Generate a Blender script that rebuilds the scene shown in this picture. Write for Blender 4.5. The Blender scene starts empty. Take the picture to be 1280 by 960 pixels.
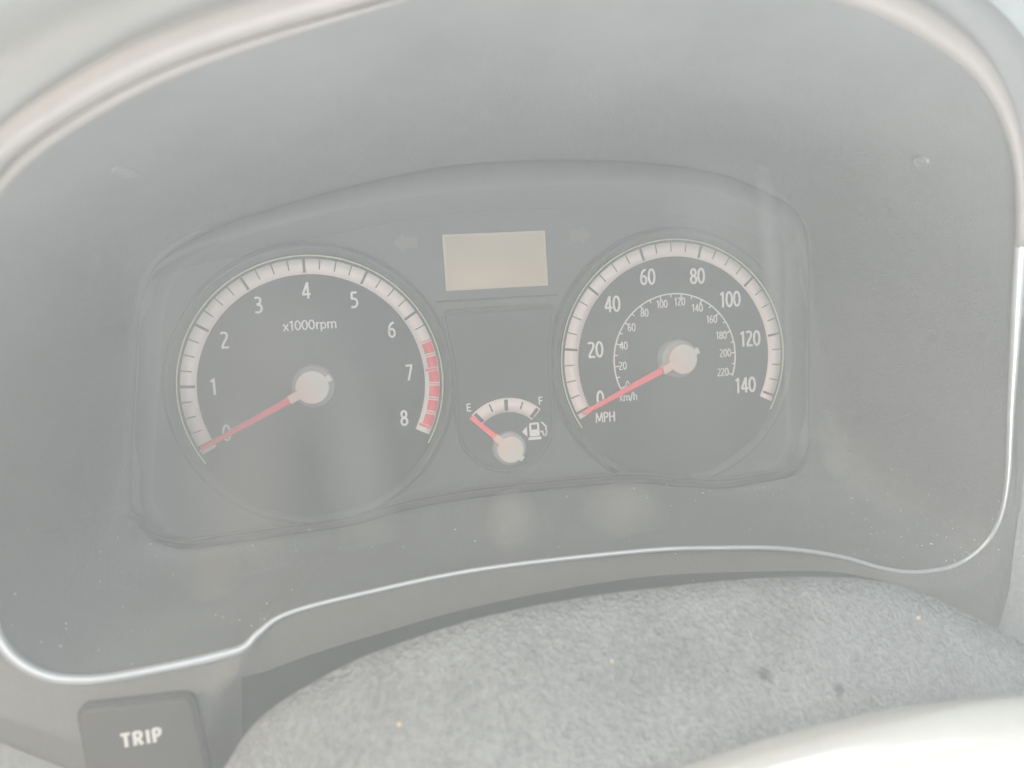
import bpy, bmesh, math, random
from mathutils import Vector, Matrix, noise

# ------------------------------------------------------------------ camera, world, lamps, exposure
S = 0.05                      # one unit below is one dial radius = 50 mm
SC = bpy.context.scene
COL = SC.collection
RIGHT = Vector((0.98016, -0.18823, -0.06206))
UP = Vector((0.07793, 0.07810, 0.99390))
FWD = Vector((0.18223, 0.97902, -0.09122))
CAM = Vector((0.47508, -6.10443, 0.45495))
FPX = 925.0

cam = bpy.data.cameras.new('camera')
cam.sensor_width = 36.0
cam.lens = 36.0 * FPX / 1280.0
cam.clip_start = 0.005
cam.clip_end = 60.0
cam.dof.use_dof = True
cam.dof.focus_distance = 6.1 * S
cam.dof.aperture_fstop = 8.0
cam_ob = bpy.data.objects.new('camera', cam)
COL.objects.link(cam_ob)
m = Matrix((RIGHT, UP, -FWD)).transposed().to_4x4()
m.translation = CAM * S
cam_ob.matrix_world = m
SC.camera = cam_ob

W = bpy.data.worlds.new('World')
SC.world = W
W.use_nodes = True
W.node_tree.nodes['Background'].inputs['Color'].default_value = (0.98, 0.975, 0.955, 1)
W.node_tree.nodes['Background'].inputs['Strength'].default_value = 0.03

SC.view_settings.view_transform = 'Standard'
SC.view_settings.look = 'None'
SC.view_settings.exposure = -0.17
SC.view_settings.gamma = 1.0
SC.cycles.use_denoising = True
SC.cycles.max_bounces = 8
SC.cycles.volume_bounces = 1


def film(seg=36, rings=10):
    """thin closed film of unit radius and unit half-thickness that feathers out to its rim, facing -y"""
    bm = bmesh.new()
    sides = []
    for sgn in (-1, 1):
        c = bm.verts.new((0, sgn, 0))
        prev = None
        rs = []
        for k in range(1, rings):
            r = k / rings
            h = sgn * (1 - r * r) ** 2
            rs.append([bm.verts.new((r * math.sin(2 * math.pi * q / seg), h, r * math.cos(2 * math.pi * q / seg))) for q in range(seg)])
        sides.append((c, rs))
    rim = [bm.verts.new((math.sin(2 * math.pi * q / seg), 0, math.cos(2 * math.pi * q / seg))) for q in range(seg)]
    for c, rs in sides:
        for q in range(seg):
            n = (q + 1) % seg
            bm.faces.new((c, rs[0][q], rs[0][n]))
            for a, b in zip(rs, rs[1:] + [rim]):
                bm.faces.new((a[q], b[q], b[n], a[n]))
    bmesh.ops.recalc_face_normals(bm, faces=bm.faces)
    return bm


def area(name, loc, target, size, power, col, spread=180):
    l = bpy.data.lights.new(name, 'AREA')
    l.shape = 'RECTANGLE'
    l.size, l.size_y = size
    l.energy = power
    l.color = col
    l.spread = math.radians(spread)
    o = bpy.data.objects.new(name, l)
    COL.objects.link(o)
    o.location = loc
    o.rotation_euler = (Vector(target) - Vector(loc)).to_track_quat('-Z', 'Y').to_euler()
    return o


# daylight through the windscreen and left window; added fill lamps overhead, behind and below
area('windscreen_light', (0.1, 0.55, 0.75), (0.08, -0.1, -0.05), (1.2, 0.5), 100.0, (0.91, 0.99, 1.0))
area('left_window_light', (-0.75, -0.65, 0.35), (0.05, -0.05, 0.0), (0.6, 0.45), 10.5, (1.0, 0.80, 0.58))
area('overhead_fill_light', (0.05, -0.7, 0.7), (0.07, 0.0, 0.0), (0.9, 0.5), 4.2, (0.80, 0.95, 1.0))  # added overhead fill, no roof opening behind it
area('rear_fill_light', (0.14, -0.9, 0.25), (0.07, -0.05, 0.05), (1.0, 0.3), 5.2, (0.93, 0.98, 1.0))  # added fill from behind the camera to brighten the dials
area('hood_ceiling_fill', (0.07, -0.27, -0.22), (0.07, -0.165, 0.15), (0.45, 0.10), 1.3, (0.99, 0.98, 0.97), 75)  # added narrow fill aimed up to brighten the hood ceiling


# ------------------------------------------------------------------ helpers
def at(px, py, y):
    """point on the plane at depth y seen at that pixel of the 1280 x 960 photograph (dial units)"""
    d = RIGHT * ((px - 640) / FPX) + UP * (-(py - 480) / FPX) + FWD
    return CAM + d * ((y - CAM.y) / d.y)


POS = {}


def link(o, parent=None, loc=(0, 0, 0), rot=None):
    loc = Vector(loc)
    COL.objects.link(o)
    POS[o.name] = loc
    if parent is not None:
        o.parent = parent
        o.location = (loc - POS[parent.name]) * S
    else:
        o.location = loc * S
    if rot is not None:
        o.rotation_euler = rot
    return o


def thing(name, label, cat, loc, group=None):
    o = bpy.data.objects.new(name, None)
    o.empty_display_size = 0.01
    link(o, None, loc)
    o['label'] = label
    o['category'] = cat
    if group:
        o['group'] = group
    return o


def finish(bm, name, mat, smooth=True):
    bmesh.ops.scale(bm, vec=(S, S, S), verts=bm.verts)
    me = bpy.data.meshes.new(name)
    bm.to_mesh(me)
    bm.free()
    me.materials.append(mat)
    if smooth:
        me.polygons.foreach_set('use_smooth', [True] * len(me.polygons))
    return me


def obj(name, me, parent=None, loc=(0, 0, 0), rot=None):
    return link(bpy.data.objects.new(name, me), parent, loc, rot)


def catmull(pts, n, closed=False):
    """resample tuples along a Catmull-Rom spline"""
    m_ = len(pts)
    segs = m_ if closed else m_ - 1
    out = []
    for i in range(n):
        t = i / n * segs if closed else i / (n - 1) * segs
        k = min(int(t), segs - 1)
        f = t - k
        if closed:
            p = [pts[(k + j - 1) % m_] for j in range(4)]
        else:
            p = [pts[min(max(k + j - 1, 0), m_ - 1)] for j in range(4)]
        out.append(tuple(0.5 * (2 * b + (c - a) * f + (2 * a - 5 * b + 4 * c - d) * f * f
                                + (3 * b - a - 3 * c + d) * f ** 3)
                         for a, b, c, d in zip(*p)))
    return out


def loft(rows, closed=False, flip=False, sharp=()):
    bm = bmesh.new()
    g = [[bm.verts.new(p) for p in r] for r in rows]
    n = len(rows[0])
    for a, b in zip(g, g[1:]):
        for i in range(n if closed else n - 1):
            j = (i + 1) % n
            f = (a[i], a[j], b[j], b[i])
            bm.faces.new(f[::-1] if flip else f)
    for r in sharp:
        ring = set(g[r])
        for e in bm.edges:
            if e.verts[0] in ring and e.verts[1] in ring:
                e.smooth = False
    return bm


def tube(path, radii, seg=14, closed=False):
    """round bar along a path of points"""
    n = len(path)
    rings = []
    ref = Vector((0, -1, 0))
    for i, p in enumerate(path):
        a = path[(i - 1) % n] if closed else path[max(i - 1, 0)]
        b = path[(i + 1) % n] if closed else path[min(i + 1, n - 1)]
        t = (b - a).normalized()
        u = (ref - t * ref.dot(t)).normalized()
        v = t.cross(u)
        r = radii[i] if isinstance(radii, (list, tuple)) else radii
        rings.append([p + (u * math.cos(2 * math.pi * k / seg) + v * math.sin(2 * math.pi * k / seg)) * r
                      for k in range(seg)])
    if closed:
        rings.append(rings[0])
    bm = loft(rings, closed=True)
    if closed:
        bmesh.ops.remove_doubles(bm, verts=bm.verts, dist=1e-6)
    else:
        bmesh.ops.holes_fill(bm, edges=[e for e in bm.edges if e.is_boundary], sides=0)
    bmesh.ops.recalc_face_normals(bm, faces=bm.faces)
    return bm


def lathe(prof, seg=96):
    """profile of (radius, y) turned about the y axis"""
    rows = [[Vector((r * math.sin(2 * math.pi * k / seg), y, r * math.cos(2 * math.pi * k / seg)))
             for k in range(seg)] for r, y in prof]
    bm = loft(rows, closed=True)
    bmesh.ops.remove_doubles(bm, verts=bm.verts, dist=1e-6)
    bmesh.ops.recalc_face_normals(bm, faces=bm.faces)
    return bm


def prism(outline, y0, y1, bevel=0.0, bm=None, seg=2):
    """outline of (x, z) pushed out from depth y0 to y1 (y1 nearer the viewer, i.e. smaller)"""
    own = bm is None
    b = bmesh.new()
    top = [b.verts.new((x, y1, z)) for x, z in outline]
    bot = [b.verts.new((x, y0, z)) for x, z in outline]
    f = b.faces.new(top)
    n = len(outline)
    for i in range(n):
        j = (i + 1) % n
        b.faces.new((top[j], top[i], bot[i], bot[j]))
    b.faces.new(bot[::-1])
    bmesh.ops.recalc_face_normals(b, faces=b.faces)
    if bevel:
        es = [e for e in b.edges if all(abs(v.co.y - y1) < 1e-6 for v in e.verts)]
        bmesh.ops.bevel(b, geom=es, offset=bevel, segments=seg, affect='EDGES', profile=0.6)
    if own:
        return b
    me = bpy.data.meshes.new('tmp')
    b.to_mesh(me)
    b.free()
    bm.from_mesh(me)
    bpy.data.meshes.remove(me)
    return bm


def arc_band(r0, r1, a0, a1, y0, y1, seg=96):
    """raised printed band between two radii, angles in degrees from the top, clockwise"""
    o = []
    for k in range(seg + 1):
        a = math.radians(a0 + (a1 - a0) * k / seg)
        o.append((math.sin(a), math.cos(a)))
    rows = [[Vector((r * s, y, r * c)) for s, c in o] for r, y in ((r0, y0), (r0, y1), (r1, y1), (r1, y0))]
    bm = loft(rows)
    bmesh.ops.recalc_face_normals(bm, faces=bm.faces)
    return bm


def ell(cx, cy, rx, ry, n=28):
    return ('c', [(cx + rx * math.sin(2 * math.pi * k / n), cy + ry * math.cos(2 * math.pi * k / n)) for k in range(n)])


GLYPH = {  # width, strokes in a box one capital height tall: l = straight corners, s = smooth curve, c = closed loop
    '0': (0.54, [ell(0.25, 0.5, 0.195, 0.45)]),
    '1': (0.44, [('l', [(0.07, 0.80), (0.25, 0.93)]), ('l', [(0.25, 1.0), (0.25, 0.0)])]),
    '2': (0.52, [('s', [(0.05, 0.87), (0.13, 0.94), (0.25, 0.945), (0.36, 0.88), (0.385, 0.74), (0.33, 0.57), (0.20, 0.36), (0.07, 0.10)]), ('l', [(0.03, 0.055), (0.46, 0.055)])]),
    '3': (0.52, [('s', [(0.06, 0.91), (0.16, 0.945), (0.28, 0.93), (0.37, 0.85), (0.37, 0.71), (0.30, 0.58), (0.15, 0.53)]), ('s', [(0.15, 0.53), (0.31, 0.50), (0.41, 0.39), (0.41, 0.22), (0.32, 0.09), (0.18, 0.055), (0.04, 0.09)])]),
    '4': (0.55, [('l', [(0.36, 0.0), (0.36, 1.0)]), ('l', [(0.34, 0.93), (0.06, 0.30)]), ('l', [(0.02, 0.27), (0.51, 0.27)])]),
    '5': (0.52, [('l', [(0.09, 0.945), (0.43, 0.945)]), ('l', [(0.13, 0.96), (0.10, 0.54)]), ('s', [(0.10, 0.55), (0.21, 0.58), (0.33, 0.54), (0.41, 0.42), (0.41, 0.25), (0.33, 0.11), (0.19, 0.055), (0.04, 0.08)])]),
    '6': (0.53, [('s', [(0.41, 0.93), (0.28, 0.91), (0.16, 0.77), (0.085, 0.55), (0.07, 0.33), (0.12, 0.14), (0.25, 0.055), (0.37, 0.13), (0.42, 0.30), (0.37, 0.48), (0.26, 0.55), (0.14, 0.49), (0.08, 0.38)])]),
    '7': (0.50, [('l', [(0.03, 0.945), (0.45, 0.945)]), ('l', [(0.40, 0.92), (0.16, 0.0)])]),
    '8': (0.53, [ell(0.25, 0.735, 0.155, 0.205), ell(0.25, 0.28, 0.185, 0.225)]),
    'x': (0.46, [('l', [(0.03, 0.70), (0.41, 0.0)]), ('l', [(0.41, 0.70), (0.03, 0.0)])]),
    'r': (0.34, [('l', [(0.10, 0.70), (0.10, 0.0)]), ('s', [(0.10, 0.42), (0.15, 0.57), (0.23, 0.64), (0.33, 0.65)])]),
    'p': (0.54, [('l', [(0.10, 0.70), (0.10, -0.26)]), ell(0.28, 0.35, 0.175, 0.30)]),
    'm': (0.80, [('l', [(0.10, 0.70), (0.10, 0.0)]), ('s', [(0.10, 0.48), (0.18, 0.62), (0.29, 0.65), (0.38, 0.58), (0.40, 0.42), (0.40, 0.0)]), ('s', [(0.40, 0.48), (0.48, 0.62), (0.59, 0.65), (0.68, 0.58), (0.70, 0.42), (0.70, 0.0)])]),
    'k': (0.48, [('l', [(0.10, 1.05), (0.10, 0.0)]), ('l', [(0.40, 0.70), (0.13, 0.36)]), ('l', [(0.18, 0.42), (0.43, 0.0)])]),
    '/': (0.36, [('l', [(0.31, 1.0), (0.04, -0.08)])]),
    'h': (0.54, [('l', [(0.10, 1.05), (0.10, 0.0)]), ('s', [(0.10, 0.46), (0.19, 0.61), (0.31, 0.65), (0.41, 0.58), (0.44, 0.42), (0.44, 0.0)])]),
    'M': (0.82, [('l', [(0.08, 0.0), (0.14, 1.0)]), ('l', [(0.14, 0.97), (0.40, 0.12)]), ('l', [(0.40, 0.12), (0.66, 0.97)]), ('l', [(0.66, 1.0), (0.72, 0.0)])]),
    'P': (0.56, [('l', [(0.10, 1.0), (0.10, 0.0)]), ('s', [(0.10, 0.945), (0.28, 0.95), (0.41, 0.89), (0.45, 0.72), (0.41, 0.54), (0.28, 0.46), (0.10, 0.455)])]),
    'H': (0.66, [('l', [(0.10, 1.0), (0.10, 0.0)]), ('l', [(0.55, 1.0), (0.55, 0.0)]), ('l', [(0.10, 0.52), (0.55, 0.52)])]),
    'T': (0.58, [('l', [(0.02, 0.93), (0.56, 0.93)]), ('l', [(0.29, 0.93), (0.29, 0.0)])]),
    'R': (0.62, [('l', [(0.10, 1.0), (0.10, 0.0)]), ('s', [(0.10, 0.93), (0.30, 0.935), (0.44, 0.88), (0.48, 0.71), (0.43, 0.54), (0.29, 0.46), (0.10, 0.455)]), ('l', [(0.30, 0.46), (0.50, 0.0)])]),
    'I': (0.26, [('l', [(0.13, 1.0), (0.13, 0.0)])]),
    'E': (0.58, [('l', [(0.10, 1.0), (0.10, 0.0)]), ('l', [(0.10, 0.93), (0.50, 0.93)]), ('l', [(0.10, 0.51), (0.47, 0.51)]), ('l', [(0.10, 0.07), (0.51, 0.07)])]),
    'F': (0.56, [('l', [(0.10, 1.0), (0.10, 0.0)]), ('l', [(0.10, 0.93), (0.50, 0.93)]), ('l', [(0.10, 0.48), (0.46, 0.48)])]),
}


def text_mesh(txt, size, mat, sx=1.0, depth=0.006, wt=0.115, name='numeral', track=0.0):
    """lettering of flat strokes standing in the x-z plane, centred, facing the viewer; size = capital height"""
    bm = bmesh.new()
    x0 = 0.0
    ns = 0
    for ch in txt:
        wd, strokes = GLYPH[ch]
        for kind, pts in strokes:
            if kind == 's':
                pts = catmull(pts, 4 * len(pts))
            n = len(pts)
            y = -0.0006 * (ns % 8)
            ns += 1
            L_, R_ = [], []
            for i, p in enumerate(pts):
                a = pts[i - 1] if (i or kind == 'c') else pts[0]
                b = pts[(i + 1) % n] if (i < n - 1 or kind == 'c') else pts[-1]
                d = Vector((b[0] - a[0], b[1] - a[1])).normalized() * wt / 2
                L_.append(((p[0] - d.y + x0) * sx, p[1] + d.x))
                R_.append(((p[0] + d.y + x0) * sx, p[1] - d.x))
            rows = [[Vector((q[0] * size, yy, (q[1] - 0.5) * size)) for q in side] for side, yy in
                    ((L_, depth), (L_, y), (R_, y), (R_, depth))]
            if kind == 'c':
                rows = [r + [r[0]] for r in rows]
            b2 = loft(rows)
            if kind != 'c':
                bmesh.ops.holes_fill(b2, edges=[e for e in b2.edges if e.is_boundary], sides=0)
            bmesh.ops.recalc_face_normals(b2, faces=b2.faces)
            me = bpy.data.meshes.new('tmp')
            b2.to_mesh(me)
            b2.free()
            bm.from_mesh(me)
            bpy.data.meshes.remove(me)
        x0 += wd + track
    cx = (min(v.co.x for v in bm.verts) + max(v.co.x for v in bm.verts)) / 2
    for v in bm.verts:
        v.co.x -= cx
    return finish(bm, name, mat, False)


# ------------------------------------------------------------------ materials
def mat(name, col, rough=0.5, metal=0.0, spec=0.5, mottle=0.0, mscale=60.0, bump=0.0, bscale=400.0,
        dust=0.0, dcol=(0.5, 0.5, 0.47), detail=4.0):
    m_ = bpy.data.materials.new(name)
    m_.use_nodes = True
    nt = m_.node_tree
    b = nt.nodes['Principled BSDF']
    b.inputs['Base Color'].default_value = (*col, 1)
    b.inputs['Roughness'].default_value = rough
    b.inputs['Metallic'].default_value = metal
    b.inputs['Specular IOR Level'].default_value = spec
    tc = nt.nodes.new('ShaderNodeTexCoord')
    if mottle or dust:
        nz = nt.nodes.new('ShaderNodeTexNoise')
        nz.inputs['Scale'].default_value = mscale
        nz.inputs['Detail'].default_value = detail
        nz.inputs['Roughness'].default_value = 0.6
        nt.links.new(tc.outputs['Object'], nz.inputs['Vector'])
        rp = nt.nodes.new('ShaderNodeMapRange')
        rp.inputs['From Min'].default_value = 0.3
        rp.inputs['From Max'].default_value = 0.7
        nt.links.new(nz.outputs['Fac'], rp.inputs['Value'])
        mx = nt.nodes.new('ShaderNodeMix')
        mx.data_type = 'RGBA'
        mx.inputs['A'].default_value = (*[c * (1 - mottle) for c in col], 1)
        mx.inputs['B'].default_value = (*[min(1, c * (1 + mottle) + dust * d) for c, d in zip(col, dcol)], 1)
        nt.links.new(rp.outputs['Result'], mx.inputs['Factor'])
        nt.links.new(mx.outputs['Result'], b.inputs['Base Color'])
    if bump:
        n2 = nt.nodes.new('ShaderNodeTexNoise')
        n2.inputs['Scale'].default_value = bscale
        n2.inputs['Detail'].default_value = 3.0
        nt.links.new(tc.outputs['Object'], n2.inputs['Vector'])
        bp = nt.nodes.new('ShaderNodeBump')
        bp.inputs['Strength'].default_value = bump
        bp.inputs['Distance'].default_value = 0.0006
        nt.links.new(n2.outputs['Fac'], bp.inputs['Height'])
        nt.links.new(bp.outputs['Normal'], b.inputs['Normal'])
    return m_


M = {}
M['dial'] = mat('dial_black', (0.030, 0.034, 0.038), 0.55, mottle=0.15, mscale=40)
M['mask'] = mat('mask_black_plastic', (0.072, 0.075, 0.075), 0.5, mottle=0.1, mscale=30, bump=0.12, bscale=900)
M['ring'] = mat('ring_black_plastic', (0.050, 0.053, 0.054), 0.4)
M['shroud'] = mat('grained_charcoal_plastic', (0.102, 0.106, 0.103), 0.58, mottle=0.10, mscale=18, bump=0.45, bscale=1500, dust=0.02)
M['bezel'] = mat('bezel_grey_plastic', (0.118, 0.113, 0.102), 0.6, mottle=0.08, mscale=25, bump=0.4, bscale=1400)
M['arch'] = mat('arch_shaded_plastic', (0.034, 0.039, 0.039), 0.55, mottle=0.08, mscale=25, bump=0.3, bscale=1400)  # darker bezel plastic, the undercut's shadow put into its colour
M['dim_edge'] = mat('dimmed_edge_finish', (0.165, 0.147, 0.136), 0.55, mottle=0.05, mscale=80)  # duller copy of the edge finish, weaker light put into the colour
M['rim'] = mat('satin_silver_edge', (0.46, 0.47, 0.49), 0.30, metal=0.35, spec=0.6, mottle=0.05, mscale=80)
M['hood'] = mat('soft_grey_hood_skin', (0.135, 0.133, 0.13), 0.6, mottle=0.08, mscale=30, bump=0.3, bscale=700)
M['band'] = mat('scale_white_print', (0.88, 0.74, 0.70), 0.5, mottle=0.03, mscale=60)
M['tick'] = mat('tick_black_print', (0.02, 0.02, 0.022), 0.5)
M['red'] = mat('scale_red_print', (0.92, 0.04, 0.085), 0.5)
M['redtick'] = mat('tick_red_print', (0.85, 0.10, 0.13), 0.5)
M['line'] = mat('thin_line_green_print', (0.62, 0.68, 0.42), 0.4)
M['white'] = mat('white_print', (0.84, 0.79, 0.78), 0.5)
M['legend'] = mat('button_white_legend', (0.62, 0.61, 0.59), 0.6)
M['arrow'] = mat('unlit_arrow_print', (0.135, 0.108, 0.108), 0.5)
M['cap'] = mat('cream_cap_plastic', (0.70, 0.60, 0.54), 0.42)
M['collar'] = mat('hub_collar_plastic', (0.34, 0.33, 0.33), 0.25)
M['needle'] = mat('red_needle_plastic', (0.98, 0.07, 0.10), 0.3)
M['lcd'] = mat('lcd_cream', (0.54, 0.43, 0.31), 0.45, mottle=0.13, mscale=34, detail=1)
M['lcd_edge'] = mat('lcd_edge_cream', (0.58, 0.47, 0.35), 0.4)
M['button'] = mat('button_dark_plastic', (0.055, 0.050, 0.042), 0.6, spec=0.3, mottle=0.08, mscale=30, bump=0.15, bscale=900)
M['gap'] = mat('gap_black', (0.02, 0.02, 0.02), 0.7)
M['silver'] = mat('silver_spoke_paint', (0.95, 0.93, 0.88), 0.22, metal=0.6, mottle=0.03, mscale=120)
M['dash'] = mat('dash_grained_vinyl', (0.24, 0.245, 0.24), 0.6, mottle=0.12, mscale=500, bump=0.7, bscale=900)
M['dust'] = mat('pale_dust', (0.75, 0.74, 0.70), 0.9)
M['crumb'] = mat('tan_crumb', (0.62, 0.50, 0.34), 0.8, mottle=0.2, mscale=900)
M['clip'] = mat('clip_grey_plastic', (0.13, 0.13, 0.13), 0.5)


def pad_material():
    m_ = mat('worn_leather_pad', (0.20, 0.205, 0.207), 0.62)
    nt = m_.node_tree
    b = nt.nodes['Principled BSDF']
    tc = nt.nodes.new('ShaderNodeTexCoord')
    n1 = nt.nodes.new('ShaderNodeTexNoise')
    n1.inputs['Scale'].default_value = 470.0
    n1.inputs['Detail'].default_value = 5.0
    n1.inputs['Roughness'].default_value = 0.65
    v1 = nt.nodes.new('ShaderNodeTexVoronoi')
    v1.inputs['Scale'].default_value = 800.0
    n3 = nt.nodes.new('ShaderNodeTexNoise')
    n3.inputs['Scale'].default_value = 55.0
    n3.inputs['Detail'].default_value = 3.0
    for n in (n1, v1, n3):
        nt.links.new(tc.outputs['Object'], n.inputs['Vector'])
    r = nt.nodes.new('ShaderNodeValToRGB')
    r.color_ramp.elements[0].position = 0.33
    r.color_ramp.elements[0].color = (0.19, 0.197, 0.199, 1)
    r.color_ramp.elements[1].position = 0.70
    r.color_ramp.elements[1].color = (0.305, 0.312, 0.314, 1)
    nt.links.new(n1.outputs['Fac'], r.inputs['Fac'])
    r3 = nt.nodes.new('ShaderNodeMapRange')
    r3.inputs['From Min'].default_value = 0.3
    r3.inputs['From Max'].default_value = 0.7
    r3.inputs['To Min'].default_value = 0.88
    r3.inputs['To Max'].default_value = 1.12
    nt.links.new(n3.outputs['Fac'], r3.inputs['Value'])
    mx = nt.nodes.new('ShaderNodeMix')
    mx.data_type = 'RGBA'
    mx.blend_type = 'MULTIPLY'
    mx.inputs['Factor'].default_value = 1.0
    nt.links.new(r.outputs['Color'], mx.inputs['A'])
    nt.links.new(r3.outputs['Result'], mx.inputs['B'])
    last = mx.outputs['Result']
    for (px, py), r_ in (((955, 845), 0.058), ((1050, 861), 0.045)):
        c = pad_point(px, py) * S
        vd = nt.nodes.new('ShaderNodeVectorMath')
        vd.operation = 'DISTANCE'
        nz = nt.nodes.new('ShaderNodeTexNoise')
        nz.inputs['Scale'].default_value = 300.0
        va = nt.nodes.new('ShaderNodeVectorMath')
        va.operation = 'MULTIPLY_ADD'
        va.inputs[1].default_value = (0.003, 0.003, 0.003)
        nt.links.new(tc.outputs['Object'], nz.inputs['Vector'])
        nt.links.new(nz.outputs['Color'], va.inputs[0])
        nt.links.new(tc.outputs['Object'], va.inputs[2])
        nt.links.new(va.outputs['Vector'], vd.inputs[0])
        vd.inputs[1].default_value = c + Vector((0.0015, 0.0015, 0.0015))
        mr = nt.nodes.new('ShaderNodeMapRange')
        mr.inputs['From Min'].default_value = r_ * S * 0.45
        mr.inputs['From Max'].default_value = r_ * S
        mr.inputs['To Min'].default_value = 0.38
        mr.inputs['To Max'].default_value = 1.0
        nt.links.new(vd.outputs['Value'], mr.inputs['Value'])
        m2 = nt.nodes.new('ShaderNodeMix')
        m2.data_type = 'RGBA'
        m2.blend_type = 'MULTIPLY'
        m2.inputs['Factor'].default_value = 1.0
        nt.links.new(last, m2.inputs['A'])
        nt.links.new(mr.outputs['Result'], m2.inputs['B'])
        last = m2.outputs['Result']
    nt.links.new(last, b.inputs['Base Color'])
    ad = nt.nodes.new('ShaderNodeMath')
    ad.operation = 'ADD'
    nt.links.new(n1.outputs['Fac'], ad.inputs[0])
    nt.links.new(v1.outputs['Distance'], ad.inputs[1])
    bp = nt.nodes.new('ShaderNodeBump')
    bp.inputs['Strength'].default_value = 0.9
    bp.inputs['Distance'].default_value = 0.0010
    nt.links.new(ad.outputs['Value'], bp.inputs['Height'])
    nt.links.new(bp.outputs['Normal'], b.inputs['Normal'])
    return m_



def cap_material():
    m_ = mat('cap_painted_glow', (0.70, 0.60, 0.54), 0.36)
    nt = m_.node_tree
    tc = nt.nodes.new('ShaderNodeTexCoord')
    sp_ = nt.nodes.new('ShaderNodeSeparateXYZ')
    nt.links.new(tc.outputs['Generated'], sp_.inputs['Vector'])
    r = nt.nodes.new('ShaderNodeValToRGB')
    r.color_ramp.elements[0].position = 0.25
    r.color_ramp.elements[0].color = (0.66, 0.61, 0.555, 1)
    r.color_ramp.elements[1].position = 0.95
    r.color_ramp.elements[1].color = (0.80, 0.50, 0.43, 1)  # pink end paints the red light bleeding in from the pointer
    nt.links.new(sp_.outputs['Z'], r.inputs['Fac'])
    nt.links.new(r.outputs['Color'], nt.nodes['Principled BSDF'].inputs['Base Color'])
    return m_


M['cap'] = cap_material()


def haze_glass():
    m_ = bpy.data.materials.new('dusty_clear_cover')
    m_.use_nodes = True
    nt = m_.node_tree
    nt.nodes.remove(nt.nodes['Principled BSDF'])
    v = nt.nodes.new('ShaderNodeVolumePrincipled')
    v.inputs['Color'].default_value = (0.90, 0.93, 0.91, 1)
    v.inputs['Density'].default_value = 0.16 / (0.06 * S)
    v.inputs['Anisotropy'].default_value = 0.0
    nt.links.new(v.outputs['Volume'], nt.nodes['Material Output'].inputs['Volume'])
    return m_


M['cover'] = haze_glass()

# ------------------------------------------------------------------ hood: stations of (rim pixel | cluster opening pixel)
STN = [((0, 800), (172, 655), -.2), ((45, 840), (190, 676), -.3), ((110, 850), (230, 687), -.3), ((200, 836), (300, 678), -.3),
       ((280, 818), (370, 668), -.3), ((306, 809), (400, 664), -.3), ((325, 790), (420, 661), -.3), ((360, 767), (450, 655), -.3),
       ((450, 743), (510, 638), -.3), ((600, 712), (610, 621), -.3), ((800, 689), (780, 605), -.3), ((900, 685), (850, 609), -.3),
       ((980, 686), (905, 611), -.3), ((1050, 696), (950, 604), -.3), ((1105, 711), (985, 597), -.25), ((1150, 715), (997, 590), -.2),
       ((1200, 704), (1006, 577), -.13), ((1240, 668), (1012, 555), -.04), ((1258, 610), (1012, 520), .012), ((1264, 500), (1012, 450), .014),
       ((1271, 380), (1012, 380), .014), ((1277, 260), (1012, 320), -.08), ((1266, 165), (1005, 280), -.2), ((1225, 85), (985, 255), -.2),
       ((1150, 25), (940, 232), -.2), ((1050, -20), (890, 215), -.2), ((900, -55), (800, 203), -.2), ((720, -65), (680, 200), -.2),
       ((580, -52), (560, 208), -.2), ((440, -16), (450, 230), -.2), ((300, 25), (350, 258), -.2), ((185, 68), (270, 285), -.2),
       ((82, 124), (205, 322), -.2), ((0, 185), (182, 355), -.1), ((-48, 255), (172, 400), .012), ((-64, 370), (168, 470), .014),
       ((-60, 500), (164, 550), .014), ((-45, 620), (162, 610), -.05), ((-25, 720), (164, 640), -.1)]
OPEN_Y = -0.30


def rim_y(py):
    if py > 700:
        return -1.3 - 0.2 * (py - 700) / 150
    return -1.3 - 1.5 * (700 - py) / 760


NS = 320
SPD = catmull([(*a, *b, d) for a, b, d in STN], NS, closed=True)
SP = [q[:4] for q in SPD]
OY = [q[4] for q in SPD]
RIM = [at(a, b, rim_y(b)) for a, b, _, _ in SP]
OPN = [at(c, d, oy) for _, _, c, d, oy in SPD]

hood = thing('instrument_hood', 'deep grey plastic hood with silver edge framing the instrument cluster', 'instrument hood',
             at(640, 712, -1.3))
# inner walls of the hood, from the silver edge back to the opening and on behind the mask
rows = []
for k in range(13):
    t = k / 12
    row = []
    for i in range(NS):
        p = RIM[i].lerp(OPN[i], t)
        sd = min(1.0, abs(p.x - 1.45) / 2.2) ** 2
        p.y += (OPN[i].y - RIM[i].y) * (1 - (1 - t) ** 2.2 - t) * sd
        c = Vector((1.45, p.y, 0.1))
        out = (p - c)
        out.y = 0
        if out.length > 0:
            out.normalize()
        row.append(p + out * (0.10 * math.sin(math.pi * t) * (1 - sd)))
    rows.append(row)
back = []
for i, (a, b, c, d) in enumerate(SP):
    v = Vector((640 - c, 420 - d)).normalized() * 14
    back.append(at(c + v.x, d + v.y, max(0.0, OY[i] + 0.06)))
rows.append(back)
rows_w = rows
shroud = obj('inner_wall', finish(loft(rows, closed=True), 'inner_wall', M['shroud']), hood)
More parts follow.
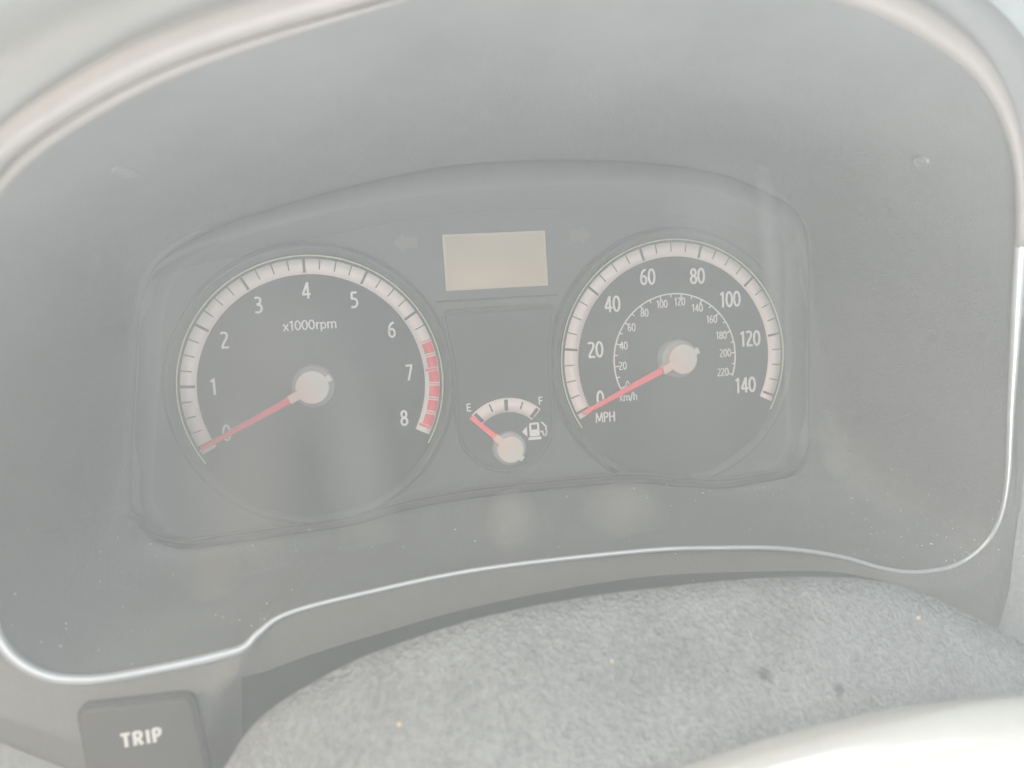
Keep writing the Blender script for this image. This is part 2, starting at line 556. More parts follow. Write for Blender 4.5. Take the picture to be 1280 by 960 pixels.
# silver edge
rad = []
for a, b, _, _ in SP:
    t = min(max((560 - b) / 560, 0), 1)
    r = 0.017 + 0.057 * t
    if a < 320 and b < 400:
        r += 0.004
    if a < 320 and b > 560:
        r += 0.014
    if a > 1245:
        r = min(r, 0.034)
    rad.append(r)
rad = [sum(rad[(i + k) % NS] for k in range(-9, 10)) / 19 for i in range(NS)]
cutA = next(i for i in range(NS) if SP[i][1] < 300 and SP[i][0] > 1000)
cutB = next(i for i in range(NS // 2, NS) if SP[i][0] < -40)
obj('silver_edge', finish(tube([RIM[i % NS] for i in range(cutB, NS + cutA + 1)], [rad[i % NS] for i in range(cutB, NS + cutA + 1)], 16), 'silver_edge', M['rim']), hood)
obj('upper_edge', finish(tube(RIM[cutA - 1:cutB + 2], [r * 1.01 for r in rad[cutA - 1:cutB + 2]], 16), 'upper_edge', M['dim_edge']), hood)  # upper run of the same edge, its dimmer light put into the colour

lip = [RIM[i].lerp(OPN[i], 0.075) for i in range(NS) if SP[i][0] < 560 and SP[i][1] < 420]
n_l = len(lip)
obj('inner_lip', finish(tube(lip, [0.006 + 0.034 * math.sin(math.pi * k / (n_l - 1)) for k in range(n_l)], 12), 'inner_lip', M['dim_edge']), hood)

# outer skin of the hood above and beside the opening
top = [i for i in range(NS) if SP[i][1] < 640 or (SP[i][0] < 0)]
first = next(i for i in range(NS) if SP[i][0] > 1250 and SP[i][1] < 400)
seq = [i % NS for i in range(first, NS + 2)]
orow = [[], [], [], []]
for i in seq:
    a, b, _, _ = SP[i]
    p = RIM[i]
    dirn = Vector((p.x - 1.4, 0, p.z - 0.1)).normalized()
    side = abs(dirn.x) if a > 640 else 0.0
    w = 0.10 if a > 1240 and b > 330 else (0.10 + 0.25 * min(1, (330 - b) / 160) if a > 1240 else 0.35)
    orow[0].append(p + Vector((0, 0.02, 0)))
    orow[1].append(p + dirn * w * 0.5 + Vector((0, -0.02, 0)))
    orow[2].append(p + dirn * w + Vector((0, 0.03, 0)))
    orow[3].append(p + dirn * (w * 4) + Vector((0, 1.3, 0)))
obj('outer_skin', finish(loft(orow), 'outer_skin', M['hood']), hood)

# front of the bezel below the edge: left panel with the button, arch over the column, right corner
FR = [  # rows of (px, py, depth)
    ((-28, 705, -1.45), (-60, 760, -1.5), (-70, 840, -1.5), (-75, 900, -1.45)),
    ((0, 800, -1.43), (-18, 835, -1.47), (-32, 880, -1.54), (-45, 900, -1.50)),
    ((45, 840, -1.48), (32, 868, -1.515), (18, 900, -1.58), (0, 925, -1.52)),
    ((110, 850, -1.50), (105, 880, -1.54), (98, 925, -1.60), (95, 963, -1.54)),
    ((200, 836, -1.48), (200, 885, -1.535), (200, 940, -1.60), (205, 1010, -1.60)),
    ((265, 822, -1.46), (250, 870, -1.53), (242, 940, -1.58), (238, 1040, -1.56)),
    ((300, 812, -1.45), (290, 850, -1.52), (285, 900, -1.42), (285, 1010, -1.05)),
    ((325, 790, -1.42), (330, 840, -1.42), (345, 880, -1.15), (350, 960, -0.75)),
    ((360, 767, -1.39), (375, 823, -1.38), (395, 850, -1.02), (400, 900, -0.65)),
    ((450, 743, -1.36), (460, 796, -1.35), (480, 822, -0.95), (490, 860, -0.6)),
    ((600, 712, -1.32), (605, 756, -1.31), (620, 785, -0.9), (625, 820, -0.55)),
    ((800, 689, -1.29), (800, 722, -1.28), (805, 752, -0.9), (805, 790, -0.55)),
    ((980, 686, -1.28), (978, 714, -1.27), (978, 742, -0.9), (978, 780, -0.55)),
    ((1060, 698, -1.29), (1052, 716, -1.29), (1050, 745, -0.95), (1050, 780, -0.6)),
    ((1110, 712, -1.32), (1112, 728, -1.34), (1112, 755, -1.25), (1112, 800, -1.1)),
    ((1150, 715, -1.33), (1156, 735, -1.38), (1160, 770, -1.38), (1165, 830, -1.35)),
    ((1200, 704, -1.31), (1212, 735, -1.38), (1220, 780, -1.38), (1226, 860, -1.36)),
    ((1240, 668, -1.27), (1249, 700, -1.32), (1250, 740, -1.34), (1248, 785, -1.30)),
    ((1258, 610, -1.2), (1266, 630, -1.22), (1268, 665, -1.24), (1266, 715, -1.2)),
    ((1264, 500, -1.3), (1272, 515, -1.34), (1276, 560, -1.3), (1278, 610, -1.25)),
    ((1271, 380, -1.6), (1280, 390, -1.62), (1284, 420, -1.58), (1288, 450, -1.5)),
]
FRS = catmull([tuple(c for p in r for c in p) for r in FR], 480)
i0 = next(i for i, f in enumerate(FRS) if f[0] > 303)
i1 = next(i for i, f in enumerate(FRS) if f[0] > 1102)
fr_rows = []
for q in range(3):
    for k in range(5):
        t = k / 5
        fr_rows.append([at(f[3 * q] * (1 - t) + f[3 * q + 3] * t, f[3 * q + 1] * (1 - t) + f[3 * q + 4] * t,
                           f[3 * q + 2] * (1 - t) + f[3 * q + 5] * t) for f in FRS])
fr_rows.append([at(f[9], f[10], f[11]) for f in FRS])
fr_rows.append([at(f[9], f[10] + 6, f[11] + 0.5) for f in FRS])
bm = loft(fr_rows)
bm.faces.ensure_lookup_table()
nf = len(FRS) - 1
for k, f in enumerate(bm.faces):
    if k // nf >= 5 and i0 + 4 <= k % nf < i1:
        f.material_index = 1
bm.verts.ensure_lookup_table()
edge_row = {bm.verts[5 * len(FRS) + c] for c in range(i0 + 10, i1 - 6)}
for e in bm.edges:
    if e.verts[0] in edge_row and e.verts[1] in edge_row:
        e.smooth = False
me = finish(bm, 'bezel_front', M['bezel'])
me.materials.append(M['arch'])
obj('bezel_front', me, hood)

# small oval clips on the inner walls near the top corners
def rot_y(a):
    return (0, math.radians(a), 0)


def pixel(p):
    d = p - CAM
    return Vector((640 + FPX * d.dot(RIGHT) / d.dot(FWD), 480 - FPX * d.dot(UP) / d.dot(FWD)))


WALLQ = [(p.y, pixel(p)) for r in rows_w[:13] for p in r[::2]]


def wall_point(px, py):
    q0 = Vector((px, py))
    near = sorted((((q - q0).length_squared, y) for y, q in WALLQ))[:4]
    wsum = sum(1 / (d + 4) for d, _ in near)
    return at(px, py, sum(y / (d + 4) for d, y in near) / wsum)


for px, py, n_ in ((1152, 201, 0.065), (155, 213, 0.12)):
    w_ = wall_point(px, py)
    e1, e2 = wall_point(px + 50, py) - wall_point(px - 50, py), wall_point(px, py + 60) - wall_point(px, py - 60)
    nv = e1.cross(e2).normalized()
    if nv.dot(CAM - w_) < 0:
        nv = -nv
    bm = lathe([(0.0, -0.004), (0.45, -0.005), (0.60, 0.0), (0.78, -0.008), (0.93, -0.006), (1.0, 0.05)], 32)
    for v in bm.verts:
        v.co.x *= n_
        v.co.z *= n_ * (0.75 if px > 600 else 0.4)
    obj('clip', finish(bm, 'clip', M['clip']), hood, w_ + nv * 0.010, nv.to_track_quat('-Y', 'Z').to_euler())

# trip button on the left panel
def quad(px, y):
    return [at(a, b, y) for a, b in px]


def rounded(pts, r, n=5):
    out = []
    m_ = len(pts)
    for i in range(m_):
        p, a, b = Vector(pts[i]), Vector(pts[i - 1]), Vector(pts[(i + 1) % m_])
        u, v = (a - p).normalized(), (b - p).normalized()
        s, e = p + u * r, p + v * r
        for k in range(n + 1):
            t = k / n
            out.append(tuple(s * (1 - t) ** 2 + p * 2 * t * (1 - t) + e * t * t))
    return out


BY = -1.62
bq = quad([(98, 886), (240, 870), (266, 990), (118, 1000)], BY)
bo = [(p.x, p.z) for p in bq]
ctr = Vector((sum(p[0] for p in bo) / 4, BY, sum(p[1] for p in bo) / 4))
loc_o = [(x - ctr.x, z - ctr.z) for x, z in bo]
big = [(x * 1.045, z * 1.06) for x, z in loc_o]
trip = obj('trip_button', finish(prism(rounded(loc_o, 0.07), 0.05, -0.035, 0.028, seg=4), 'trip_button', M['button']), hood, ctr)
obj('surround', finish(prism(rounded(big, 0.08), 0.05, 0.0, 0.006), 'surround', M['gap']), trip, ctr)
tp = at(177, 922, BY - 0.04)
obj('lettering', text_mesh('TRIP', 0.082, M['legend'], 1.15, 0.012, 0.21, 'lettering', 0.12), trip, tp, (0, math.radians(-1.5), 0))

# ------------------------------------------------------------------ instrument cluster
clus = thing('instrument_cluster', 'instrument cluster with rev counter, speedometer, fuel gauge and cream display under a dusty cover',
             'instrument cluster', (1.54, 0.1, -1.2))
PLY = 0.035
obj('back_plate', finish(prism([(-1.6, -1.5), (4.6, -1.5), (4.6, 1.75), (-1.6, 1.75)], PLY + 0.05, PLY), 'back_plate', M['mask'], False), clus)

# mask frame from the opening back to the plate
mrow = [[], [], [], []]
for i, (a, b, c, d) in enumerate(SP):
    cx, cy = 600, 440
    top = max(0.0, min(1.0, (380 - d) / 100))
    lw = max(0.0, min(1.0, (d - 520) / 90))
    lw = lw * lw * (3 - 2 * lw)
    c1, d1 = c, d - 8 * lw
    c2 = c + (cx - c) * (0.004 + 0.056 * top) * (1 - lw)
    d2 = (d + (cy - d) * (0.004 + 0.256 * top)) * (1 - lw) + (d - 15) * lw
    oy = OY[i]
    mrow[0].append(at(c1, d1, oy + 0.05))
    mrow[1].append(at(c1, d1, oy - 0.008 * max(lw, top)))
    mrow[2].append(at(c1 * 0.5 + c2 * 0.5, d1 * 0.5 + d2 * 0.5, oy * 0.5))
    mrow[3].append(at(c2, d2, PLY + 0.004))
obj('mask_frame', finish(loft(mrow, closed=True, sharp=()), 'mask_frame', M['mask']), clus)

gk = []  # black tube added to draw the shade in the slit under the mask
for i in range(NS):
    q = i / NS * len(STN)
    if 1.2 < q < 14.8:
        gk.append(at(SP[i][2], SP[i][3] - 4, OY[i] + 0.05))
obj('gap_shade', finish(tube(gk, [0.05 * min(1.0, 0.2 + min(k, len(gk) - 1 - k) / 14) for k in range(len(gk))], 8), 'gap_shade', M['gap']), clus)

YB, YT, YX = -0.006, -0.010, -0.013         # printed band, ticks, lettering on the dial face


def rot_y(a):
    return (0, math.radians(a), 0)


def tick_mesh(r0, r1, w, m_):
    return finish(prism([(-w / 2, r0), (w / 2, r0), (w / 2, r1), (-w / 2, r1)], YB + 0.002, YT), 'tick', m_, False)


def numerals(parent, ctr, items, size, m_, sx=1.0, wt=0.115):
    cache = {}
    for txt, x, z in items:
        if txt not in cache:
            cache[txt] = text_mesh(txt, size, m_, sx, 0.006, wt)
        obj('numeral', cache[txt], parent, (ctr.x + x, ctr.y + YX, ctr.z + z))


def needle(parent, ctr, ang, length, w0, w1, capr, colr, h):
    """collar, cap with stub and tail lug, tapering red pointer; ang in degrees clockwise from the top"""
    a = rot_y(ang)
    obj('collar', finish(lathe([(0, -h * 0.62), (colr * 0.93, -h * 0.62), (colr, -h * 0.5), (colr * 1.03, 0.0)], 56), 'collar', M['collar']), parent, ctr)
    L0 = colr * 0.9
    bm = bmesh.new()
    yb, yt = -h * 0.66, -h * 0.66 - 0.035
    ys = [(-w0 / 2, L0), (w0 / 2, L0), (w1 / 2, length), (-w1 / 2, length)]
    prism(ys, yb, yt, min(w1 * 0.28, 0.008), bm)
    for v in bm.verts:                       # the pointer dips a little towards its tip
        v.co.y += 0.55 * h * (v.co.z - L0) / (length - L0)
    obj('pointer', finish(bm, 'pointer', M['needle'], False), parent, ctr, a)
    n = 44
    st = capr * 0.27
    o = []
    for k in range(n):                       # round cap with the stub towards the pointer and a short lug behind
        t = 2 * math.pi * k / n
        x, z = capr * math.sin(t), capr * math.cos(t)
        if z > 0 and abs(x) < st:
            continue
        if z < 0 and abs(x) < st * 0.8:
            continue
        o.append((t, x, z))
    o1 = [(x, z) for t, x, z in o if t < math.pi]
    o2 = [(x, z) for t, x, z in o if t >= math.pi]
    reach = colr * 1.22
    lug = colr * 0.98
    out = [(st, capr * 0.9), *o1, (st * 0.8, -capr * 0.94), (st * 0.8, -lug), (-st * 0.8, -lug), (-st * 0.8, -capr * 0.94), *o2, (-st, capr * 0.9), (-st, reach), (st, reach)]
    obj('cap', finish(prism(out, -h * 0.5, -h, capr * 0.07, seg=3), 'cap', M['cap'], False), parent, ctr, a)


def dial(name, ctr, label):
    d = obj(name, finish(lathe([(0, 0), (1.05, 0.0), (1.055, 0.03)], 128), name, M['dial']), clus, ctr)
    d['label'] = label
    obj('ring', finish(lathe([(1.045, 0.02), (1.05, -0.004), (1.085, -0.05), (1.098, -0.055), (1.108, -0.045), (1.125, 0.06)], 128), 'ring', M['ring']), d, ctr)
    obj('outline', finish(tube([Vector((1.128 * math.sin(k * math.pi / 48), 0.018, 1.128 * math.cos(k * math.pi / 48))) for k in range(96)], 0.014, 8, closed=True), 'outline', M['gap']), d, ctr)
    return d


# rev counter
CT = Vector((0.0, 0.0, 0.0))
tach = dial('rev_counter', CT, 'round rev counter marked 0 to 8 with red zone')
A0, ST = 0.15, 28.743
ta = lambda k: A0 + (k - 4) * ST
obj('scale_band', finish(arc_band(0.885, 1.006, ta(0) - 3.4, ta(8) + 3.2, 0.0, YB, 140), 'scale_band', M['band']), tach, CT)
obj('outer_line', finish(arc_band(1.027, 1.037, ta(0) - 7.5, ta(8) + 7.0, 0.0, YB, 140), 'outer_line', M['line']), tach, CT)
major = tick_mesh(0.897, 1.008, 0.020, M['tick'])
minor = tick_mesh(0.925, 1.008, 0.0085, M['tick'])
rmajor = tick_mesh(0.895, 1.000, 0.020, M['redtick'])
rminor = tick_mesh(0.920, 1.000, 0.009, M['redtick'])
for q in range(33):
    k = q * 0.25
    red = k >= 6.5
    me = (rmajor if red else major) if q % 4 == 0 else (rminor if red else minor)
    obj('tick', me, tach, CT, rot_y(ta(k)))
cell_half = 0.25 * ST / 2
cell = finish(arc_band(0.920, 1.001, -cell_half + 0.95, cell_half - 0.95, YB + 0.002, YT, 8), 'red_cell', M['red'])
for q in range(6):
    obj('red_cell', cell, tach, CT, rot_y(ta(6.625 + 0.25 * q)))
numerals(tach, CT, [(str(k), 0.765 * math.sin(math.radians(ta(k))), 0.757 * math.cos(math.radians(ta(k))))
                    for k in range(9)], 0.130, M['white'], 1.0, 0.13)
obj('unit_lettering', text_mesh('x1000rpm', 0.078, M['white'], 1.27, 0.006, 0.12, 'unit_lettering'), tach, CT + Vector((0.007, YX, 0.487)))
needle(tach, CT, -115.5, 0.985, 0.058, 0.034, 0.128, 0.166, 0.20)

# speedometer
CS = Vector((3.0819, 0.0, -0.003))
spd = dial('speedometer', CS, 'round speedometer marked 0 to 140 MPH with km/h inside')
SA = lambda k: -0.18 + (k - 70) / 20 * 32.492
obj('scale_band', finish(arc_band(0.885, 1.006, SA(0) - 3.4, SA(140) + 3.2, 0.0, YB, 140), 'scale_band', M['band']), spd, CS)
obj('outer_line', finish(arc_band(1.027, 1.037, SA(0) - 7.5, SA(140) + 7.0, 0.0, YB, 140), 'outer_line', M['line']), spd, CS)
for q in range(29):
    obj('tick', major if q % 4 == 0 else minor, spd, CS, rot_y(SA(q * 5)))
numerals(spd, CS, [('0', -0.707, -0.296), ('20', -0.727, 0.128), ('40', -0.557, 0.508), ('60', -0.227, 0.722),
                   ('80', 0.230, 0.706), ('100', 0.531, 0.487), ('120', 0.710, 0.128), ('140', 0.649, -0.284)],
         0.138, M['white'], 0.98, 0.13)
obj('unit_lettering', text_mesh('MPH', 0.088, M['white'], 1.0, 0.006, 0.12, 'unit_lettering'), spd, CS + Vector((-0.672, YX, -0.46)))
obj('unit_lettering', text_mesh('km/h', 0.070, M['white'], 1.08, 0.006, 0.12, 'unit_lettering'), spd, CS + Vector((-0.453, YX, -0.30)))
KA = lambda k: -113.6 + 1.012 * k
obj('inner_line', finish(arc_band(0.558, 0.570, KA(0) - 1, KA(220) + 1, 0.0, YB, 96), 'inner_line', M['white']), spd, CS)
kmaj = tick_mesh(0.520, 0.560, 0.011, M['white'])
kmin = tick_mesh(0.535, 0.560, 0.010, M['white'])
for q in range(23):
    obj('tick', kmaj if q % 2 == 0 else kmin, spd, CS, rot_y(KA(q * 10)))
numerals(spd, CS, [(str(k), x, z) for k, x, z in (
    (0, -0.455, -0.198), (20, -0.490, -0.028), (40, -0.474, 0.145), (60, -0.394, 0.298), (80, -0.271, 0.415),
    (100, -0.107, 0.481), (120, 0.057, 0.493), (140, 0.218, 0.428), (160, 0.350, 0.321), (180, 0.435, 0.175),
    (200, 0.467, 0.016), (220, 0.438, -0.153))], 0.070, M['white'], 1.0, 0.12)
needle(spd, CS, -115.0, 0.965, 0.058, 0.034, 0.128, 0.166, 0.17)

# fuel gauge on its own rounded plate
CF = Vector((1.548, -0.005, -0.652))
FX = 1.541
w, zt = 0.455, 0.50
fo = [(-w, zt - 0.03), (-w + 0.03, zt), (w - 0.03, zt), (w, zt - 0.03), (0.40, 0.10)]
for k in range(25):
    t = math.pi / 2 + math.pi * k / 24
    fo.append((0.40 * math.sin(t), -0.42 + 0.42 * math.cos(t)))
fo.append((-0.40, 0.10))
fo = [(x + FX - CF.x, z - CF.z) for x, z in fo]
fuel = obj('fuel_gauge', finish(prism(fo, 0.05, 0.0, 0.012, seg=3), 'fuel_gauge', M['dial'], False), clus, CF)
fuel['label'] = 'small fuel gauge marked E and F with pump symbol'
gr = []
for k, (x, z) in enumerate(fo):
    gr.append(Vector((x * 1.035, 0.022, (z - 0.25) * 1.03 + 0.25)))
obj('plate_edge', finish(tube(gr, 0.016, 8, closed=True), 'plate_edge', M['ring']), fuel, CF)
obj('scale_band', finish(arc_band(0.305, 0.425, -44.5, 44.0, 0.0, YB, 40), 'scale_band', M['band']), fuel, CF)
fmaj = tick_mesh(0.318, 0.412, 0.030, M['tick'])
fmin = tick_mesh(0.340, 0.408, 0.012, M['tick'])
for q, a in enumerate((-40.5, -20.5, 0.0, 20.5, 40.5)):
    obj('tick', fmin if q % 2 else fmaj, fuel, CF, rot_y(a))
obj('letter', text_mesh('E', 0.066, M['white'], 1.1, 0.006, 0.14, 'letter'), fuel, (1.230, CF.y + YX, -0.280))
obj('letter', text_mesh('F', 0.066, M['white'], 1.1, 0.006, 0.14, 'letter'), fuel, (1.846, CF.y + YX, -0.272))
# pump symbol
pc = Vector((1.785, CF.y, -0.527))


def flat(name, polys, m_, parent, ctr, bars=()):
    bm = bmesh.new()
    for p in polys:
        prism(p, -0.002, YX, 0.0, bm)
    for pts, wd in bars:
        for (x0, z0), (x1, z1) in zip(pts, pts[1:]):
            d = Vector((x1 - x0, z1 - z0)).normalized() * wd / 2
            nx, nz = -d.y, d.x
            prism([(x0 + nx - d.x, z0 + nz - d.y), (x0 - nx - d.x, z0 - nz - d.y), (x1 - nx + d.x, z1 - nz + d.y), (x1 + nx + d.x, z1 + nz + d.y)], -0.002, YX, 0.0, bm)
    return obj(name, finish(bm, name, m_, False), parent, ctr)


flat('pump_symbol', [[(-0.05, -0.045), (0.035, -0.045), (0.035, 0.012), (-0.05, 0.012)],
                     [(-0.062, -0.075), (0.047, -0.075), (0.047, -0.052), (-0.062, -0.052)],
                     [(-0.05, 0.012), (-0.034, 0.012), (-0.034, 0.055), (-0.05, 0.055)],
                     [(0.019, 0.012), (0.035, 0.012), (0.035, 0.055), (0.019, 0.055)],
                     [(-0.05, 0.055), (0.035, 0.055), (0.03, 0.07), (-0.045, 0.07)]],
     M['white'], fuel, pc, [([(0.048, -0.01), (0.066, -0.012), (0.068, -0.045), (0.088, -0.048), (0.098, -0.02), (0.094, 0.03), (0.062, 0.066)], 0.013)])
flat('side_arrow', [[(-0.116, 0.0), (-0.072, 0.042), (-0.072, -0.044)]], M['white'], fuel, pc)
needle(fuel, CF, -46.5, 0.425, 0.050, 0.040, 0.112, 0.140, 0.10)

# grooves above the fuel plate, display, turn arrows
for z in (0.610,):
    obj('trim_line', finish(tube([Vector((x, PLY, z)) for x in (1.02, 1.3, 1.6, 1.9, 2.06)], 0.008, 8), 'trim_line', M['gap']), clus)
L = Vector((1.5455, PLY, 0.9225))
disp = obj('display_screen', finish(prism(rounded([(-0.415, -0.210), (0.415, -0.210), (0.415, 0.212), (-0.415, 0.212)], 0.01, 2), 0.0, -0.008), 'display_screen', M['lcd'], False), clus, L)
disp['label'] = 'blank cream display window'
bm = bmesh.new()
for x0, x1, z0, z1 in ((-0.432, 0.432, -0.229, -0.210), (-0.432, 0.432, 0.212, 0.229), (-0.432, -0.415, -0.210, 0.212), (0.415, 0.432, -0.210, 0.212)):
    prism([(x0, z0), (x1, z0), (x1, z1), (x0, z1)], 0.0, -0.014, 0.0, bm)
obj('border', finish(bm, 'border', M['lcd_edge'], False), disp, L)
AR = [(-0.105, 0.0), (-0.01, 0.085), (-0.01, 0.045), (0.095, 0.045), (0.095, -0.045), (-0.01, -0.045), (-0.01, -0.085)]
for s, x in ((1, 0.811), (-1, 2.281)):
    c = Vector((x, PLY - 0.001, 1.099))
    o = obj('turn_arrow', finish(prism([(p * s, q) for p, q in AR], 0.0, -0.006), 'turn_arrow', M['arrow'], False), clus, c)
    o['label'] = 'unlit pale turn arrow pointing ' + ('left' if s > 0 else 'right')

# dusty clear cover closing the opening
cv = [[], [], [], []]
for i in range(NS):
    a, b, c, d = SP[i]
    v = Vector((640 - c, 420 - d)).normalized()
    p = at(c + v.x * 3, d + v.y * 3, OY[i] - 0.03)
    q = at(c + v.x * 34, d + v.y * 34, -0.36)
    for k, e in enumerate((q, p, p + Vector((0, -0.008, 0)), q + Vector((0, -0.06, 0)))):
        cv[k].append(e)
bm = loft(cv, closed=True)
bmesh.ops.holes_fill(bm, edges=[e for e in bm.edges if e.is_boundary], sides=0)
bmesh.ops.recalc_face_normals(bm, faces=bm.faces)
cover = obj('clear_cover', finish(bm, 'clear_cover', M['cover'], False), clus)

# ------------------------------------------------------------------ steering wheel in front
PADL = [(215, 1075, -2.05), (255, 1000, -2.00), (283, 955, -1.97), (330, 893, -1.95), (430, 832, -1.95), (520, 797, -1.95), (610, 770, -1.95), (720, 748, -1.95),
        (830, 734, -1.95), (930, 724, -1.95), (1020, 721, -1.95), (1080, 724, -1.95), (1140, 737, -1.95),
        (1210, 768, -1.95), (1280, 805, -1.95), (1340, 850, -1.97), (1400, 930, -2.0), (1440, 1040, -2.05)]
whl = thing('steering_wheel', 'steering wheel with grey textured centre pad and bright silver spoke trim', 'steering wheel', at(780, 960, -2.6))
PS = catmull(PADL, 140)
edge = [at(*p) for p in PS]
cen = at(800, 1120, -2.75)
prow = []
for back, shr in ((0.55, 0.985), (0.25, 1.0), (0.08, 1.0)):
    prow.append([p + (p - CAM).normalized() * back - UP * (0.5 * back) for p in edge])
for k in range(0, 15):
    t = k / 14 * 0.97
    row = []
    for p in edge:
        q = p.lerp(cen, t)
        # pillowed face: quick roll at the edge, then a flat swell towards the viewer
        lin = p.y + (cen.y - p.y) * t
        q.y = p.y + (cen.y - p.y) * (1 - (1 - t) ** 2.2) * 1.0
        row.append(q)
    prow.append(row)
PADQ = [(p, pixel(p)) for r in prow[2:] for p in r]


def pad_point(px, py):
    near = sorted(PADQ, key=lambda q: (q[1] - Vector((px, py))).length)[:4]
    y = sum(q[0].y for q in near) / 4
    return at(px, py, y)


M['pad'] = pad_material()
pad_ob = obj('centre_pad', finish(loft(prow), 'centre_pad', M['pad']), whl)
pad_ob.location = (0, 0, 0)
pad_ob.location = -POS[whl.name] * S

SIL = [(780, 1052, -3.0), (850, 1018, -3.0), (930, 987, -3.0), (1000, 965, -3.0), (1100, 940, -3.0), (1200, 923, -3.0), (1300, 914, -3.0), (1420, 917, -3.0)]
sp_path = [at(*p) for p in catmull(SIL, 60)]
obj('silver_trim', finish(tube(sp_path, 0.175, 40), 'silver_trim', M['silver']), whl)

# ------------------------------------------------------------------ dashboard beyond the hood
dash = thing('dashboard', 'grained grey dashboard panels beside and below the instrument hood', 'dashboard', at(1262, 760, -1.1))


def sheet(name, grid, m_):
    obj(name, finish(loft([[at(*p) for p in catmull(r, 24)] for r in grid]), name, m_), dash)


sheet('column_light_block', [[(180, 1010, -0.5), (400, 900, -0.45), (800, 830, -0.4), (1250, 900, -0.5)],  # mostly unseen sheet, added to block light from below
                      [(180, 1130, -0.8), (400, 1060, -0.8), (800, 1010, -0.8), (1250, 1060, -0.8)],
                      [(180, 1400, -1.9), (400, 1400, -1.9), (800, 1400, -1.9), (1250, 1400, -1.9)],
                      [(180, 1500, -3.4), (400, 1500, -3.4), (800, 1500, -3.4), (1250, 1500, -3.4)]], M['ring'])
sheet('side_panel', [[(1225, 330, -0.9), (1236, 560, -1.05), (1232, 760, -1.12), (1225, 960, -1.1)],
                     [(1300, 330, -1.0), (1290, 560, -1.22), (1285, 760, -1.3), (1280, 960, -1.3)],
                     [(1450, 330, -0.9), (1450, 560, -1.0), (1450, 760, -1.1), (1450, 960, -1.1)]], M['dash'])
sheet('lower_panel', [[(-160, 800, -1.2), (0, 890, -1.2), (150, 960, -1.2), (320, 1000, -1.1)],
                      [(-160, 1150, -1.7), (0, 1150, -1.7), (150, 1150, -1.7), (320, 1150, -1.6)]], M['dash'])

# ------------------------------------------------------------------ crumbs on the pad, dust on the hood floor
rng = random.Random(5)


def crumb_mesh(seed, r):
    bm = bmesh.new()
    bmesh.ops.create_icosphere(bm, subdivisions=2, radius=r)
    for v in bm.verts:
        v.co *= 0.75 + 0.5 * noise.noise(v.co * (1.5 / r) + Vector((seed * 3.1, 0, 0)))
        v.co.z *= 0.7
    return finish(bm, 'crumb', M['crumb'])


for k, (px, py, r, where) in enumerate((
        (444, 953, 0.026, 'largest tan crumb at the bottom left of the grey wheel pad'),
        (499, 905, 0.019, 'tan crumb just above the largest crumb on the wheel pad'),
        (535, 832, 0.015, 'small pale crumb on the left slope of the wheel pad'),
        (597, 813, 0.013, 'tiny pale crumb near the upper left edge of the wheel pad'),
        (765, 826, 0.016, 'pale tan crumb in the upper middle of the wheel pad'),
        (1147, 772, 0.024, 'tan crumb near the right end of the wheel pad'),
        (1166, 749, 0.014, 'small crumb lying on the right top edge of the wheel pad'),
        (893, 747, 0.013, 'tiny crumb on the top edge of the wheel pad below the silver edge'))):
    c = pad_point(px, py)
    o = obj('crumb', crumb_mesh(k, r), None, c + (CAM - c).normalized() * r * 0.4)
    o['label'] = where
    o['category'] = 'crumb'
    o['group'] = 'crumbs on the steering wheel pad'

bm = bmesh.new()
spots = [(1130, 655, 55, 28, 60), (1190, 690, 40, 12, 25), (330, 770, 40, 12, 14), (130, 810, 90, 22, 16), (620, 680, 320, 10, 30),
         (900, 612, 110, 8, 22), (180, 740, 130, 50, 14), (950, 650, 150, 20, 16), (600, 735, 300, 8, 10)]
for cx, cy, wx, wy, n in spots:
    for _ in range(n):
        px, py = rng.gauss(cx, wx), rng.gauss(cy, wy)
        w_ = wall_point(px, py)
        w_ = w_ + (CAM - w_).normalized() * 0.01
        r = rng.uniform(0.002, 0.0048) * (1.5 if rng.random() < 0.1 else 1)
        bmesh.ops.create_icosphere(bm, subdivisions=1, radius=r, matrix=Matrix.Translation(w_) @ Matrix.Rotation(rng.uniform(0, 3), 4, 'Y') @ Matrix.Diagonal((rng.uniform(0.6, 2.4), 0.7, 0.7, 1)))
dst = obj('dust', finish(bm, 'dust', M['dust']))
dst['kind'] = 'stuff'
dst['label'] = 'pale dust specks scattered over the hood floor'


# glare and reflections on the clear cover, drawn as thin films thickest at their middle
def glare_film(px, py, hw, hh, tau, col, y=-0.46, roll=0.0, parent=None, name='glare_film'):
    m_ = bpy.data.materials.new('reflection_film')
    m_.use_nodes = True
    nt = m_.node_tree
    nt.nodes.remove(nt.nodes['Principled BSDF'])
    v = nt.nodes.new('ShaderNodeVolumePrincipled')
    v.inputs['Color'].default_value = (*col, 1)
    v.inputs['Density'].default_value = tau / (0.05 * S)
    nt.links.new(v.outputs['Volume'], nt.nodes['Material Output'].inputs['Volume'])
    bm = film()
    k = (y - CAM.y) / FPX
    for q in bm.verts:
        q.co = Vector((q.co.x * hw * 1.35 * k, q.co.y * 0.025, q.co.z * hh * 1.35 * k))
    obj(name, finish(bm, name, m_, False), parent or cover, at(px, py, y), rot_y(roll - 4))


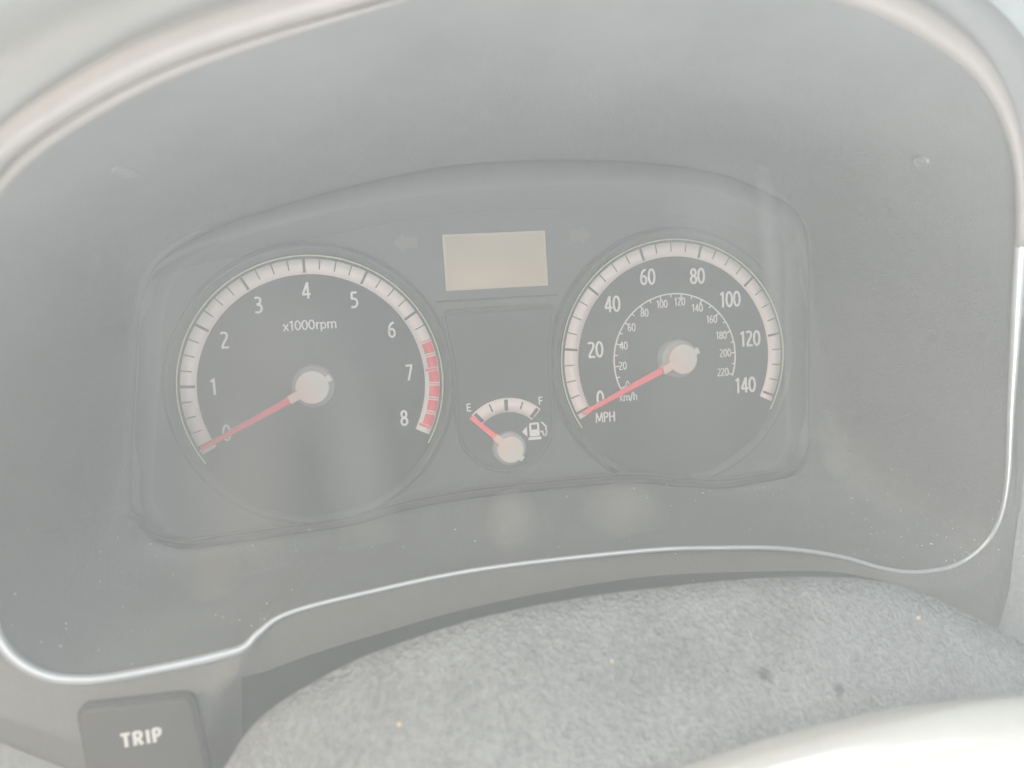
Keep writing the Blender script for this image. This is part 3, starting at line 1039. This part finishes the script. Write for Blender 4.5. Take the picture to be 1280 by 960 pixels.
WARM, COOL, PINK = (0.97, 0.92, 0.86), (0.90, 0.96, 0.98), (0.97, 0.88, 0.84)
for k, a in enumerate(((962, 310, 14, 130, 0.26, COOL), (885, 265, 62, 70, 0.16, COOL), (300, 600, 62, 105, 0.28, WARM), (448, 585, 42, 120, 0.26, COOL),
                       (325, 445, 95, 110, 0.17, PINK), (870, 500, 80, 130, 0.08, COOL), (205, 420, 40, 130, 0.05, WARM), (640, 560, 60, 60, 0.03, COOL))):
    glare_film(*a, y=-0.46 - 0.052 * k)

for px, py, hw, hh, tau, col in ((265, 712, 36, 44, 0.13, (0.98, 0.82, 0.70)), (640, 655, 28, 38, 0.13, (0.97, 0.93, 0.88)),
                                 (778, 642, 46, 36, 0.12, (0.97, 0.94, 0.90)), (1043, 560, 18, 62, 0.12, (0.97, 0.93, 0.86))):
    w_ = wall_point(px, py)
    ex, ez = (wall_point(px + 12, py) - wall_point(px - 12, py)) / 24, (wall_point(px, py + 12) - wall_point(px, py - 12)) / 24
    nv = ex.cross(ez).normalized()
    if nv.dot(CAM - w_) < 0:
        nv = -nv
    m_ = bpy.data.materials.new('reflection_film')  # reflected patches on the hood walls, drawn as pale volume films
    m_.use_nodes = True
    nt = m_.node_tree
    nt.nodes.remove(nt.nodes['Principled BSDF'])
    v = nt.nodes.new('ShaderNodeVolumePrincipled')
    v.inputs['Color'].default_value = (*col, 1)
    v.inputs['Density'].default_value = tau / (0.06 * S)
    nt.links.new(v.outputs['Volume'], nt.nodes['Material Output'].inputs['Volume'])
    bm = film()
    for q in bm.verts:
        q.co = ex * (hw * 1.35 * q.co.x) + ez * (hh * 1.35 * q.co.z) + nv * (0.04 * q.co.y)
    obj('reflection_film', finish(bm, 'reflection_film', m_, False), hood, w_ + nv * 0.06)

# ------------------------------------------------------------------ added haze volume standing in for veiling glare
hz = bpy.data.materials.new('glare_haze')
hz.use_nodes = True
nt = hz.node_tree
nt.nodes.remove(nt.nodes['Principled BSDF'])
v = nt.nodes.new('ShaderNodeVolumePrincipled')
v.inputs['Color'].default_value = (0.94, 0.96, 0.968, 1)
v.inputs['Density'].default_value = 0.68
v.inputs['Anisotropy'].default_value = 0.0
nt.links.new(v.outputs['Volume'], nt.nodes['Material Output'].inputs['Volume'])
bm = bmesh.new()
bmesh.ops.create_cube(bm, size=1.0)
for q in bm.verts:
    q.co = Vector((1.5 + q.co.x * 13.0, -2.6 + q.co.y * 8.6, -0.3 + q.co.z * 7.6))
hob = obj('haze', finish(bm, 'haze', hz, False))
hob['kind'] = 'stuff'
hob['label'] = 'pale haze added in front of the instruments for veiling glare'
